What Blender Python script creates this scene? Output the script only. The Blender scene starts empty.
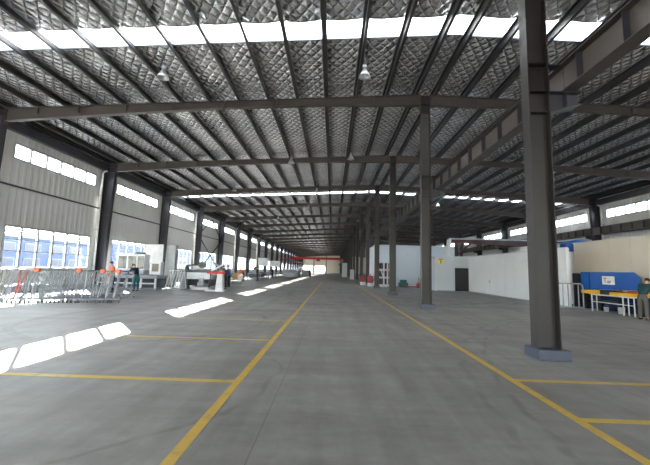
import bpy, math, random
from mathutils import Vector, Matrix
R = math.radians
rnd = random.Random(7)
scene = bpy.context.scene
COL = scene.collection
ORD = ['first', 'second', 'third', 'fourth', 'fifth', 'sixth', 'seventh', 'eighth', 'ninth', 'tenth', 'eleventh', 'twelfth', 'thirteenth',
       'fourteenth', 'fifteenth', 'sixteenth', 'seventeenth', 'eighteenth', 'nineteenth', 'twentieth', 'twenty-first', 'twenty-second', 'twenty-third']

# ------------------------------------------------------------------ dimensions
BAY, Y1, NB = 8.5, 6.893, 22              # frame k stands at Y1 + k*BAY
XC = 4.181                                # central column row, under the ridge
XWL, XWR = -16.75, 25.11                  # side walls (inner faces)
YA, YE = -20.0, Y1 + 21 * BAY + 1.0        # hall ends
RIDGE, PITCH = 9.90, 0.0478
CAMH = 1.575
def FY(k): return Y1 + k * BAY
def rz(x): return RIDGE - PITCH * abs(x - XC)

# ------------------------------------------------------------------ materials
def newmat(name):
    m = bpy.data.materials.new(name); m.use_nodes = True
    nt = m.node_tree; b = nt.nodes['Principled BSDF']
    return m, nt, b
def N(nt, t, **kw):
    n = nt.nodes.new(t)
    for k, v in kw.items(): setattr(n, k, v)
    return n
def math_node(nt, op, a, b=None, c=None):
    n = nt.nodes.new('ShaderNodeMath'); n.operation = op
    for i, v in enumerate((a, b, c)):
        if v is None: continue
        if isinstance(v, (int, float)): n.inputs[i].default_value = v
        else: nt.links.new(v, n.inputs[i])
    return n.outputs[0]
def objco(nt): return nt.nodes.new('ShaderNodeTexCoord').outputs['Object']
def noise(nt, co, scale, detail=4, rough=.55):
    n = nt.nodes.new('ShaderNodeTexNoise'); n.inputs['Scale'].default_value = scale
    n.inputs['Detail'].default_value = detail; n.inputs['Roughness'].default_value = rough
    if co is not None: nt.links.new(co, n.inputs['Vector'])
    return n.outputs['Fac']
def ramp(nt, fac, stops):
    n = nt.nodes.new('ShaderNodeValToRGB'); e = n.color_ramp.elements
    while len(e) < len(stops): e.new(.5)
    for i, (p, c) in enumerate(stops):
        e[i].position = p; e[i].color = (*c, 1)
    nt.links.new(fac, n.inputs['Fac']); return n.outputs['Color']
def mixc(nt, fac, a, b, mode='MIX'):
    n = nt.nodes.new('ShaderNodeMix'); n.data_type = 'RGBA'; n.blend_type = mode
    for s, v in ((0, fac), (6, a), (7, b)):
        if isinstance(v, (int, float)): n.inputs[s].default_value = v
        elif isinstance(v, tuple): n.inputs[s].default_value = (*v, 1)
        else: nt.links.new(v, n.inputs[s])
    return n.outputs[2]
def bump(nt, b, h, strength, dist):
    n = nt.nodes.new('ShaderNodeBump'); n.inputs['Strength'].default_value = strength; n.inputs['Distance'].default_value = dist
    nt.links.new(h, n.inputs['Height']); nt.links.new(n.outputs['Normal'], b.inputs['Normal'])
def s2l(r, g, b):
    f = lambda c: (c / 255 / 12.92) if c / 255 <= .04045 else ((c / 255 + .055) / 1.055) ** 2.4
    return (f(r), f(g), f(b))
M = {}
def paint(key, rgb, rough=.5, metal=0.0, var=.12, scale=3.0):
    """plain painted / plastic / cloth surface with a slight mottling of its own colour"""
    m, nt, b = newmat(key); c = s2l(*rgb)
    f = noise(nt, objco(nt), scale)
    lo = tuple(v * (1 - var) for v in c); hi = tuple(min(1, v * (1 + var)) for v in c)
    nt.links.new(ramp(nt, f, [(.3, lo), (.7, hi)]), b.inputs['Base Color'])
    b.inputs['Roughness'].default_value = rough; b.inputs['Metallic'].default_value = metal
    M[key] = m; return m
paint('steel_paint', (84, 77, 73), .5, 0, .10, 1.2)
paint('dark_steel_and_shade', (58, 59, 68), .5, 0, .10, 1.2)
paint('purlin_steel', (60, 59, 60), .45, .1, .12, 1.0)
paint('column_paint', (45, 41, 40), .5, 0, .14, 1.2)
paint('plinth_paint', (72, 78, 92), .6, 0, .08, 6)
paint('white_paint', (212, 213, 215), .4)
paint('white_frame', (186, 189, 194), .35)
paint('pipe_white', (222, 222, 220), .4)
paint('galvanised', (150, 155, 161), .5, .15, .15, 8)
paint('orange_plastic', (232, 104, 52), .45)
paint('red_paint', (186, 42, 36), .45)
paint('dull_red', (140, 52, 54), .6)
paint('maroon_paint', (70, 40, 40), .5)
paint('blue_paint', (8, 86, 166), .5, 0, .06)
paint('sky_blue_paint', (168, 188, 204), .5)
paint('dark_blue', (24, 40, 74), .5)
paint('yellow_paint', (238, 178, 30), .45)
paint('black_rubber', (34, 34, 36), .6)
paint('black_metal', (46, 47, 50), .4, .3)
paint('grey_metal', (150, 153, 156), .4, .4)
paint('machine_grey', (150, 155, 160), .45)
paint('machine_dark', (74, 78, 84), .45)
paint('brown_panel', (122, 110, 92), .5)
paint('cardboard', (176, 146, 104), .8)
paint('skin', (206, 160, 130), .5)
paint('hair', (26, 22, 22), .6)
paint('shirt_teal', (26, 62, 66), .85)
paint('shirt_navy', (32, 38, 56), .85)
paint('shirt_black', (30, 30, 34), .85)
paint('shirt_blue', (70, 92, 150), .85)
paint('shirt_orange', (222, 104, 60), .85)
paint('trouser_grey', (92, 88, 84), .85)
paint('trouser_teal', (36, 96, 104), .85)
paint('trouser_dark', (34, 36, 44), .85)
paint('trouser_jean', (48, 82, 126), .85)
paint('shoe', (30, 28, 28), .6)
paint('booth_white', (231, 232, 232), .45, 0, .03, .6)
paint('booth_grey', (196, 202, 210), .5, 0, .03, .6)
paint('room_blue_white', (196, 208, 222), .5, 0, .03, .5)
paint('beige_panel', (222, 210, 192), .5, 0, .04, .7)
paint('end_beige', (214, 206, 186), .6, 0, .04, .5)
paint('door_white', (236, 236, 232), .5, 0, .03, .5)
paint('green_machine', (34, 88, 74), .45)
paint('outside_blue', (50, 66, 96), .6, 0, .06, .2)
paint('outside_dark_blue', (40, 50, 68), .3)
paint('outside_white', (112, 116, 120), .6)
paint('asphalt', (128, 130, 132), .9, 0, .1, .5)
paint('aluminium', (196, 198, 200), .3, .85, .05, 4)
paint('sign_yellow', (240, 214, 40), .5)
paint('sign_red', (196, 60, 40), .5)
paint('sign_white', (240, 238, 236), .4)
paint('tarp_blue', (52, 100, 176), .7)
paint('dark_glass_and_opening', (20, 24, 32), .12)

# concrete floor: mottled grey, joints, tyre scuffs
def floor_mat():
    m, nt, b = newmat('concrete'); co = objco(nt)
    n1 = noise(nt, co, .35, 6, .6); n2 = noise(nt, co, 3.0, 6, .65)
    c1 = ramp(nt, n1, [(.28, s2l(128, 124, 120)), (.72, s2l(153, 149, 144))])
    c2 = ramp(nt, n2, [(.3, (.76, .76, .76)), (.7, (1.12, 1.12, 1.12))])
    c = mixc(nt, 1.0, c1, c2, 'MULTIPLY')
    sx = nt.nodes.new('ShaderNodeSeparateXYZ'); nt.links.new(co, sx.inputs[0]); X, Y = sx.outputs[0], sx.outputs[1]
    # worn trowel streaks running along the aisle
    mp = nt.nodes.new('ShaderNodeMapping'); mp.inputs['Scale'].default_value = (2.6, .28, 1); nt.links.new(co, mp.inputs[0])
    st = noise(nt, mp.outputs[0], 1.0, 5, .6)
    c = mixc(nt, 1.0, c, ramp(nt, st, [(.32, (.80, .80, .80)), (.62, (1.07, 1.07, 1.07))]), 'MULTIPLY')
    mp2 = nt.nodes.new('ShaderNodeMapping'); mp2.inputs['Scale'].default_value = (.3, 1.5, 1); nt.links.new(co, mp2.inputs[0])
    st2 = noise(nt, mp2.outputs[0], 1.0, 5, .65)
    c = mixc(nt, 1.0, c, ramp(nt, st2, [(.33, (.80, .80, .80)), (.6, (1.06, 1.06, 1.06))]), 'MULTIPLY')
    wob = math_node(nt, 'MULTIPLY', math_node(nt, 'SUBTRACT', noise(nt, co, .8, 2), .5), .5)
    brk = noise(nt, co, 1.7, 3)
    tot = None
    # tyre marks: (centre x, centre y, radius, half width, y range)
    for cx, cy, r, hw, amp in ((-5.2, 10.2, 3.2, .06, .5), (-5.0, 10.3, 3.5, .06, .4), (9.2, 14.0, 6.5, .09, .55), (9.2, 14.0, 6.78, .08, .5), (9.5, 15.0, 7.2, .10, .5),
                               (-3.4, 5.2, 2.6, .05, .35), (16.0, 2.0, 13.9, .07, .4), (16.0, 2.0, 14.3, .07, .35), (4.2, 23.0, 7.0, .18, .45), (3.0, 25.0, 8.0, .2, .5), (0, 30, 14, .3, .4)):
        dx = math_node(nt, 'SUBTRACT', X, cx); dy = math_node(nt, 'SUBTRACT', Y, cy)
        d = math_node(nt, 'SQRT', math_node(nt, 'ADD', math_node(nt, 'MULTIPLY', dx, dx), math_node(nt, 'MULTIPLY', dy, dy)))
        d = math_node(nt, 'ABSOLUTE', math_node(nt, 'ADD', math_node(nt, 'SUBTRACT', d, r), wob))
        v = math_node(nt, 'SUBTRACT', 1.0, math_node(nt, 'DIVIDE', d, hw)); v = math_node(nt, 'MAXIMUM', v, 0.0)
        v = math_node(nt, 'MULTIPLY', math_node(nt, 'MINIMUM', v, .6), amp * 1.2)
        tot = v if tot is None else math_node(nt, 'MAXIMUM', tot, v)
    # braking band across the aisle
    for cy, hw, a in ((14.6, .5, .28), (13.2, .16, .3), (15.6, .14, .3), (19.0, .5, .22)):
        d = math_node(nt, 'ABSOLUTE', math_node(nt, 'ADD', math_node(nt, 'SUBTRACT', Y, cy), math_node(nt, 'MULTIPLY', wob, 1.2)))
        v = math_node(nt, 'MAXIMUM', math_node(nt, 'SUBTRACT', 1.0, math_node(nt, 'DIVIDE', d, hw)), 0.0)
        ex = math_node(nt, 'SUBTRACT', 1.0, math_node(nt, 'DIVIDE', math_node(nt, 'ABSOLUTE', math_node(nt, 'SUBTRACT', X, 1.6)), 4.2))
        v = math_node(nt, 'MULTIPLY', math_node(nt, 'MULTIPLY', v, math_node(nt, 'MAXIMUM', ex, 0.0)), a * 1.5)
        tot = math_node(nt, 'MAXIMUM', tot, v)
    tot = math_node(nt, 'MULTIPLY', tot, ramp(nt, brk, [(.38, (.1, .1, .1)), (.58, (1, 1, 1))]))
    c = mixc(nt, tot, c, (.035, .035, .037))
    # saw-cut joints
    jt = None
    for axis, per, off in ((X, 4.25, XC - .6), (Y, 8.5, Y1 + 1.0)):
        f = math_node(nt, 'FRACT', math_node(nt, 'DIVIDE', math_node(nt, 'SUBTRACT', axis, off - 200 * per), per))
        d = math_node(nt, 'MINIMUM', f, math_node(nt, 'SUBTRACT', 1.0, f))
        v = math_node(nt, 'LESS_THAN', d, .005 / per * 1.0)
        jt = v if jt is None else math_node(nt, 'MAXIMUM', jt, v)
    c = mixc(nt, math_node(nt, 'MULTIPLY', jt, .5), c, (.05, .05, .05))
    nt.links.new(c, b.inputs['Base Color'])
    rg = ramp(nt, n2, [(.3, (.42, .42, .42)), (.7, (.58, .58, .58))]); nt.links.new(rg, b.inputs['Roughness'])
    b.inputs['Specular IOR Level'].default_value = .35; bump(nt, b, n2, .12, .01); M['concrete'] = m
floor_mat()

# embossed aluminium foil under the roof sheets
def foil_mat():
    m, nt, b = newmat('foil'); co = objco(nt)
    sx = nt.nodes.new('ShaderNodeSeparateXYZ'); nt.links.new(co, sx.inputs[0]); X, Y = sx.outputs[0], sx.outputs[1]
    w1 = noise(nt, co, 1.1, 3); w = math_node(nt, 'MULTIPLY', w1, .2)
    u = math_node(nt, 'ADD', math_node(nt, 'ADD', X, math_node(nt, 'MULTIPLY', Y, .8)), w); v = math_node(nt, 'SUBTRACT', math_node(nt, 'SUBTRACT', X, math_node(nt, 'MULTIPLY', Y, .8)), w)
    q = []
    for t in (u, v):
        a = math_node(nt, 'ABSOLUTE', math_node(nt, 'SINE', math_node(nt, 'MULTIPLY', t, math.pi / .40)))
        q.append(math_node(nt, 'POWER', a, .6))
    d = math_node(nt, 'MINIMUM', q[0], q[1])
    cr = noise(nt, co, 5.0, 5, .6)
    h = math_node(nt, 'ADD', math_node(nt, 'MULTIPLY', d, math_node(nt, 'MULTIPLY', noise(nt, co, .55, 2), 1.25)), math_node(nt, 'MULTIPLY', cr, .55))
    f = math_node(nt, 'FRACT', math_node(nt, 'DIVIDE', math_node(nt, 'ADD', Y, 200), 1.2))
    seam = math_node(nt, 'LESS_THAN', math_node(nt, 'ABSOLUTE', math_node(nt, 'SUBTRACT', f, .5)), .012)
    big = noise(nt, co, .9, 3)
    h = math_node(nt, 'ADD', h, math_node(nt, 'MULTIPLY', big, 1.4))
    base = ramp(nt, noise(nt, co, .25, 4), [(.3, s2l(214, 215, 218)), (.7, s2l(232, 231, 229))])
    base = mixc(nt, math_node(nt, 'MULTIPLY', seam, .55), base, (.12, .12, .12))
    nt.links.new(base, b.inputs['Base Color'])
    b.inputs['Metallic'].default_value = .92; b.inputs['Roughness'].default_value = .2
    bump(nt, b, h, 1.0, .11); M['foil'] = m
foil_mat()

def ribbed(key, rgb, per, axis, strength=.6):
    m, nt, b = newmat(key); co = objco(nt)
    sx = nt.nodes.new('ShaderNodeSeparateXYZ'); nt.links.new(co, sx.inputs[0]); t = sx.outputs[axis]
    f = math_node(nt, 'FRACT', math_node(nt, 'DIVIDE', math_node(nt, 'ADD', t, 100 * per), per))
    d = math_node(nt, 'MULTIPLY', math_node(nt, 'ABSOLUTE', math_node(nt, 'SUBTRACT', f, .5)), 2.0)
    h = math_node(nt, 'MINIMUM', math_node(nt, 'MAXIMUM', math_node(nt, 'MULTIPLY', math_node(nt, 'SUBTRACT', d, .45), 4.0), 0.0), 1.0)
    c = s2l(*rgb); nz = noise(nt, co, .6, 4)
    nt.links.new(ramp(nt, nz, [(.3, tuple(x * .94 for x in c)), (.7, tuple(x * 1.04 for x in c))]), b.inputs['Base Color'])
    b.inputs['Roughness'].default_value = .5; bump(nt, b, h, strength, .04); M[key] = m
ribbed('cladding', (216, 216, 217), .40, 1, .6)
ribbed('cladding_end', (206, 200, 184), .40, 0, .6)

def glass_mat():
    m = bpy.data.materials.new('window_glass'); m.use_nodes = True; nt = m.node_tree; nt.nodes.clear()
    o = N(nt, 'ShaderNodeOutputMaterial'); t = N(nt, 'ShaderNodeBsdfTransparent'); g = N(nt, 'ShaderNodeBsdfGlossy'); mx = N(nt, 'ShaderNodeMixShader')
    t.inputs[0].default_value = (.93, .96, .97, 1); g.inputs['Roughness'].default_value = .03
    fr = N(nt, 'ShaderNodeLayerWeight'); fr.inputs[0].default_value = .5
    fac = math_node(nt, 'ADD', math_node(nt, 'MULTIPLY', math_node(nt, 'POWER', fr.outputs['Facing'], 5.0), .35), .04); nt.links.new(fac, mx.inputs[0]); nt.links.new(t.outputs[0], mx.inputs[1]); nt.links.new(g.outputs[0], mx.inputs[2]); nt.links.new(mx.outputs[0], o.inputs[0])
    M['window_glass'] = m
glass_mat()
def skylight_mat():
    m = bpy.data.materials.new('translucent_sheet'); m.use_nodes = True; nt = m.node_tree; nt.nodes.clear()
    o = N(nt, 'ShaderNodeOutputMaterial'); t = N(nt, 'ShaderNodeBsdfTranslucent'); g = N(nt, 'ShaderNodeBsdfDiffuse'); mx = N(nt, 'ShaderNodeMixShader')
    co = objco(nt); sx = N(nt, 'ShaderNodeSeparateXYZ'); nt.links.new(co, sx.inputs[0])
    f = math_node(nt, 'FRACT', math_node(nt, 'DIVIDE', math_node(nt, 'ADD', sx.outputs[1], 500), .24))
    rib = math_node(nt, 'LESS_THAN', f, .12)
    nt.links.new(mixc(nt, rib, (.93, .95, .95), (.7, .74, .76)), t.inputs[0])
    g.inputs[0].default_value = (.8, .8, .8, 1); mx.inputs[0].default_value = .12
    nt.links.new(t.outputs[0], mx.inputs[1]); nt.links.new(g.outputs[0], mx.inputs[2]); nt.links.new(mx.outputs[0], o.inputs[0])
    M['translucent_sheet'] = m
skylight_mat()
def lane_mat():
    m, nt, b = newmat('lane_yellow'); co = objco(nt)
    w = noise(nt, co, 5.0, 6, .7)
    nt.links.new(ramp(nt, w, [(.30, s2l(150, 138, 92)), (.45, s2l(200, 160, 52)), (.8, s2l(214, 172, 60))]), b.inputs['Base Color'])
    b.inputs['Roughness'].default_value = .5; M['lane_yellow'] = m
lane_mat()

# ------------------------------------------------------------------ mesh helpers
class MB:
    def __init__(s): s.v = []; s.f = []
    def hexa(s, p):
        """8 points: four of one end, then four of the other in the same order"""
        n = len(s.v); s.v += [tuple(q) for q in p]
        for a in ((0, 3, 2, 1), (4, 5, 6, 7), (0, 1, 5, 4), (1, 2, 6, 5), (2, 3, 7, 6), (3, 0, 4, 7)): s.f.append(tuple(n + i for i in a))
        return s
    def box(s, x0, x1, y0, y1, z0, z1):
        return s.hexa([(x0, y0, z0), (x1, y0, z0), (x1, y1, z0), (x0, y1, z0), (x0, y0, z1), (x1, y0, z1), (x1, y1, z1), (x0, y1, z1)])
    def bar(s, a, b, w, h=None, up=(0, 0, 1)):
        """rectangular bar from a to b, w wide, h tall"""
        h = h or w; a = Vector(a); b = Vector(b); d = (b - a).normalized(); up = Vector(up)
        if abs(d.dot(up)) > .98: up = Vector((0, 1, 0))
        sd = d.cross(up).normalized(); u = sd.cross(d).normalized()
        c = [(-w / 2, -h / 2), (w / 2, -h / 2), (w / 2, h / 2), (-w / 2, h / 2)]
        return s.hexa([a + sd * i + u * j for i, j in c] + [b + sd * i + u * j for i, j in c])
    def tube(s, pts, r, n=8, cap=True):
        pts = [Vector(p) for p in pts]; base = len(s.v); k = len(pts)
        rr = r if isinstance(r, (list, tuple)) else [r] * k
        for i, p in enumerate(pts):
            d = (pts[min(i + 1, k - 1)] - pts[max(i - 1, 0)]).normalized()
            up = Vector((0, 0, 1)) if abs(d.z) < .9 else Vector((1, 0, 0))
            a = d.cross(up).normalized(); b = a.cross(d).normalized()
            for j in range(n):
                t = 2 * math.pi * j / n; s.v.append(tuple(p + (a * math.cos(t) + b * math.sin(t)) * rr[i]))
        for i in range(k - 1):
            for j in range(n):
                q = base + i * n; s.f.append((q + j, q + (j + 1) % n, q + n + (j + 1) % n, q + n + j))
        if cap:
            s.f.append(tuple(base + j for j in range(n))[::-1]); s.f.append(tuple(base + (k - 1) * n + j for j in range(n)))
        return s
    def lathe(s, prof, cx, cy, n=20):
        base = len(s.v)
        for r, z in prof:
            for j in range(n):
                t = 2 * math.pi * j / n; s.v.append((cx + r * math.cos(t), cy + r * math.sin(t), z))
        for i in range(len(prof) - 1):
            for j in range(n):
                q = base + i * n; s.f.append((q + j, q + (j + 1) % n, q + n + (j + 1) % n, q + n + j))
        return s
    def prism(s, poly, axis, a, b):
        """poly of 2-D points extruded along axis 'x','y' or 'z' from a to b"""
        n = len(poly); base = len(s.v)
        for t in (a, b):
            for p, q in poly:
                s.v.append({'x': (t, p, q), 'y': (p, t, q), 'z': (p, q, t)}[axis])
        s.f.append(tuple(base + i for i in range(n))[::-1]); s.f.append(tuple(base + n + i for i in range(n)))
        for i in range(n): s.f.append((base + i, base + (i + 1) % n, base + n + (i + 1) % n, base + n + i))
        return s
    def sphere(s, c, r, n=12, m=8, sc=(1, 1, 1)):
        base = len(s.v)
        for i in range(m + 1):
            p = math.pi * i / m
            for j in range(n):
                t = 2 * math.pi * j / n
                s.v.append((c[0] + r * sc[0] * math.sin(p) * math.cos(t), c[1] + r * sc[1] * math.sin(p) * math.sin(t), c[2] + r * sc[2] * math.cos(p)))
        for i in range(m):
            for j in range(n):
                q = base + i * n; s.f.append((q + j, q + n + j, q + n + (j + 1) % n, q + (j + 1) % n))
        return s
    def hsec(s, a, b, up, da, db, w, tf=.018, tw=.012):
        """I-section from a to b (centre line of the depth at the TOP face); up = web direction; depths da, db hang below"""
        a = Vector(a); b = Vector(b); d = (b - a).normalized(); up = Vector(up).normalized(); sd = d.cross(up).normalized()
        def seg(w_, o0a, o1a, o0b, o1b):
            h = w_ / 2
            s.hexa([a + sd * -h + up * o0a, a + sd * h + up * o0a, a + sd * h + up * o1a, a + sd * -h + up * o1a,
                    b + sd * -h + up * o0b, b + sd * h + up * o0b, b + sd * h + up * o1b, b + sd * -h + up * o1b])
        seg(w, -tf, 0, -tf, 0); seg(w, -da, -da + tf, -db, -db + tf); seg(tw, -da + tf, -tf, -db + tf, -tf)
        return s
    def obj(s, name, mat, parent=None, loc=None, smooth=False, bevel=0):
        me = bpy.data.meshes.new(name); me.from_pydata(s.v, [], s.f); me.update()
        if smooth:
            for p in me.polygons: p.use_smooth = True
        me.materials.append(M[mat] if isinstance(mat, str) else mat)
        o = bpy.data.objects.new(name, me); COL.objects.link(o)
        if parent is not None: o.parent = parent
        if loc: o.location = loc
        if bevel:
            bv = o.modifiers.new('bevel', 'BEVEL'); bv.width = bevel; bv.segments = 2; bv.limit_method = 'ANGLE'
        return o
def tag(o, label, cat, group=None, kind=None):
    o['label'] = label; o['category'] = cat
    if group: o['group'] = group
    if kind: o['kind'] = kind
    return o
def thing(name, label, cat, loc=(0, 0, 0), rz_=0, group=None, kind=None):
    o = bpy.data.objects.new(name, None); COL.objects.link(o); o.location = loc; o.rotation_euler = (0, 0, rz_); o.empty_display_size = .2
    return tag(o, label, cat, group, kind)
def dup(o, loc=None, label=None, rz_=None, parent=None):
    c = o.copy(); COL.objects.link(c); c.parent = parent
    if loc is not None: c.location = loc
    if rz_ is not None: c.rotation_euler = (0, 0, rz_)
    if label: c['label'] = label
    for ch in list(o.children): dup(ch, parent=c)
    return c

# ------------------------------------------------------------------ setting: floor, ground, walls
b = MB().box(XWL - .3, XWR + .3, YA, YE + .3, -.2, 0); tag(b.obj('floor', 'concrete'), 'grey polished concrete factory floor', 'floor', kind='structure')
b = MB().box(-160, 120, -60, 260, -.5, -.21); tag(b.obj('ground_outside', 'asphalt'), 'grey paved yard outside the hall', 'ground', kind='structure')

WT = .12
UP_Z, LO_Z = (6.93, 7.85), (1.20, 3.50)
def win_span(k): return FY(k) + 1.42, FY(k) + 7.72          # between frame k and k+1
def side_wall(name, x0, x1, label, low):
    m = MB(); top = 9.3; ys = YA
    m.box(x0, x1, YA, YE, UP_Z[1], top)
    if low:
        m.box(x0, x1, YA, YE, 0, LO_Z[0]); m.box(x0, x1, YA, YE, LO_Z[1], UP_Z[0])
    else:
        m.box(x0, x1, YA, YE, 0, UP_Z[0])
    for k in range(-3, 22):
        a, c = win_span(k)
        if k == 21: a = YE
        m.box(x0, x1, ys, a, UP_Z[0], UP_Z[1])
        if low: m.box(x0, x1, ys, a, LO_Z[0], LO_Z[1])
        ys = c
    return tag(m.obj(name, 'cladding'), label, 'wall', kind='structure')
side_wall('wall_left', XWL - WT, XWL, 'beige ribbed metal wall with two rows of windows, left side', True)
side_wall('wall_right', XWR, XWR + WT, 'beige ribbed metal wall above the booths, right side', False)

nwin = [0]
def make_window(x0, x1, zs, cols, rows, label):
    """frame mesh + pane child, origin at the window's first lower corner"""
    nwin[0] += 1
    L = win_span(0)[1] - win_span(0)[0]; H = zs[1] - zs[0]; t = .11
    m = MB()
    m.box(x0, x1, 0, L, 0, t); m.box(x0, x1, 0, L, H - t, H)
    for i in range(cols + 1):
        y = min(max(L * i / cols - t / 2, 0), L - t); m.box(x0, x1, y, y + t, t, H - t)
    for z in rows: m.box(x0, x1, t, L - t, z - .025, z + .025)
    o = m.obj('window_%d' % nwin[0], 'white_frame'); tag(o, label, 'window', kind='structure')
    g = MB().box((x0 + x1) / 2 - .004, (x0 + x1) / 2 + .004, t, L - t, t, H - t); g.obj('pane', 'window_glass', o)
    return o
w_up = make_window(XWL - .09, XWL + .02, UP_Z, 6, [], ''); w_lo = make_window(XWL - .09, XWL + .02, LO_Z, 6, [.95, 1.55, 1.95], '')
w_rt = make_window(XWR - .02, XWR + .09, UP_Z, 6, [], '')
def bayname(k): return ORD[k]
first = {id(w_up): 1, id(w_lo): 1, id(w_rt): 1}
for src, z, side, k0 in ((w_up, UP_Z[0], 'left', 1), (w_lo, LO_Z[0], 'left', 1), (w_rt, UP_Z[0], 'right', 2)):
    kindw = 'bright high strip window' if z == UP_Z[0] else 'tall gridded white window looking out on blue buildings'
    for k in range(k0, 21):
        n = k - k0
        lab = '%s in the %s wall, %s from the front' % (kindw, side, ORD[n]) if n < 10 else '%s far down the %s wall, beyond the tenth' % (kindw, side)
        if k == k0: o = src
        else:
            nwin[0] += 1; o = dup(src); o.name = 'window_%d' % nwin[0]
        o.location = (0, win_span(k)[0], z); o['label'] = lab; o['group'] = ('high windows' if z == UP_Z[0] else 'low windows') + ' of the %s wall' % side
# windows near the viewer (outside the frame, they let the low sun in)
for src, z in ((w_up, UP_Z[0]), (w_lo, LO_Z[0])):
    nwin[0] += 1; o = dup(src); o.name = 'window_%d' % nwin[0]; o.location = (0, win_span(0)[0], z)
    o['label'] = ('bright high strip window' if z == UP_Z[0] else 'tall gridded white window') + ' of the left wall, just outside the frame'

# end wall with two pale roll-up doors and steel posts
m = MB(); m.box(XWL, XWR, YE, YE + .15, 3.9, 9.9); m.box(XWL, -15.8, YE, YE + .15, 0, 3.9); m.box(-10.8, -9.4, YE, YE + .15, 0, 3.9); m.box(-4.2, XWR, YE, YE + .15, 0, 3.9)
tag(m.obj('wall_end', 'cladding_end'), 'pale beige ribbed gable wall at the far end', 'wall', kind='structure')
for i, (x0, x1) in enumerate(((-15.8, -10.8), (-9.4, -4.2))):
    o = MB().box(x0 - .1, x1 + .1, YE - .12, YE - .02, 3.5, 4.5).obj('door_%d' % (i + 1), 'end_beige'); tag(o, ['open roll-up doorway at the far end, left of the first post', 'open roll-up doorway at the far end, between the two posts'][i], 'door', kind='structure')
    MB().box(x0 - .15, x0, YE - .14, YE - .005, 0, 3.5).obj('door_track', 'white_paint', o); MB().box(x1, x1 + .15, YE - .14, YE - .005, 0, 3.5).obj('door_track', 'white_paint', o)
for i, x in enumerate((-10.1, -3.4)):
    m = MB().hsec((x + .2, YE - .35, 0), (x + .2, YE - .35, 9.2), (1, 0, 0), .4, .4, .3)
    tag(m.obj('gable_post', 'steel_paint'), ['grey steel post on the end wall between the two white doors', 'grey steel post on the end wall right of both doors'][i], 'post')

m = MB(); m.box(XWL, XWR, YA - .12, YA, 6.0, 9.9).box(XWL, -14, YA - .12, YA, 0, 6.0).box(-5, -1, YA - .12, YA, 0, 6.0).box(3, 14, YA - .12, YA, 0, 6.0).box(19, XWR, YA - .12, YA, 0, 6.0)  # unseen back wall, its openings sized to let in fill light
tag(m.obj('wall_back', 'cladding_end'), 'beige ribbed gable wall behind the viewer', 'wall', kind='structure')
# ------------------------------------------------------------------ roof: foil lining, skylights, outer sheets
SKY = [FY(0) + BAY / 2 + i * 3 * BAY for i in range(-1, 2)]; SW = .47  # the strip behind the viewer is added to light the near floor
PX = [.45 + 1.40 * i for i in range(15)] + [20.7]                     # purlin distances from the ridge
PD = .26
def roof_piece(side, y0, y1, m):
    xs = []
    for i in range(len(PX)):
        a = PX[i]; c = PX[i + 1] if i + 1 < len(PX) else abs((XWL if side < 0 else XWR) - XC) + .1
        for t in (0, .2, .4, .6, .8): xs.append((a + (c - a) * t, math.sin(math.pi * t)))
    xs = [(0, 0)] + xs + [(abs(XWL - XC) + .1, 0)]
    ny = max(2, int((y1 - y0) / .85)); base = len(m.v); nx = len(xs)
    for j in range(ny + 1):
        y = y0 + (y1 - y0) * j / ny
        for d, sag in xs:
            x = XC + side * d
            wv = .5 + .5 * math.sin(y * 2 * math.pi / 2.83 + d * 1.7) * math.sin(y * .9 + d * 3.1)
            m.v.append((x, y, RIDGE - PITCH * d + PD + .05 - sag * (.03 + .045 * wv)))
    for j in range(ny):
        for i in range(nx - 1):
            q = base + j * nx + i; m.f.append((q, q + 1, q + nx + 1, q + nx))
for side, nm in ((-1, 'left'), (1, 'right')):
    m = MB(); y = YA
    for ys in SKY + [None]:
        e = YE if ys is None else ys - SW
        if e > y: roof_piece(side, y, min(e, YE), m)
        if ys is not None: y = ys + SW
    o = m.obj('ceiling_%s' % nm, 'foil', smooth=True); tag(o, 'silver embossed foil lining under the %s roof slope' % nm, 'ceiling', kind='structure')
    m = MB(); y = YA; xe = (XWL - .3) if side < 0 else (XWR + .3)
    for ys in SKY + [None]:
        e = YE + .2 if ys is None else ys - SW
        if e > y:
            z0 = RIDGE + PD + .12; z1 = rz(xe) + PD + .12
            m.hexa([(XC, y, z0), (xe, y, z1), (xe, e, z1), (XC, e, z0), (XC, y, z0 + .05), (xe, y, z1 + .05), (xe, e, z1 + .05), (XC, e, z0 + .05)])
        if ys is not None: y = ys + SW
    tag(m.obj('roof_sheet_%s' % nm, 'grey_metal'), 'metal roof sheets over the %s slope' % nm, 'roof', kind='structure')
nsk = 0
for i, ys in enumerate(SKY[1:] + SKY[:1]):
    for side, nm in ((-1, 'left'), (1, 'right')):
        xe = (XWL - .3) if side < 0 else (XWR + .3); z0 = RIDGE + PD + .06; z1 = rz(xe) + PD + .06
        m = MB(); n = len(m.v); m.v += [(XC, ys - SW - .03, z0), (xe, ys - SW - .03, z1), (xe, ys + SW + .03, z1), (XC, ys + SW + .03, z0)]; m.f.append((0, 1, 2, 3))
        m.v += [(x, y, z + .004) for x, y, z in m.v[:4]]; m.f += [(7, 6, 5, 4), (0, 4, 5, 1), (1, 5, 6, 2), (2, 6, 7, 3), (3, 7, 4, 0)]
        o = m.obj('skylight', 'translucent_sheet')
        lab = 'bright translucent skylight strip across the %s roof slope, %s from the front' % (nm, ORD[i]) if i < 2 else 'translucent skylight strip added for fill light in the %s roof slope, behind the viewer' % nm
        tag(o, lab, 'skylight', 'skylight strips of the %s roof slope' % nm)

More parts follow.
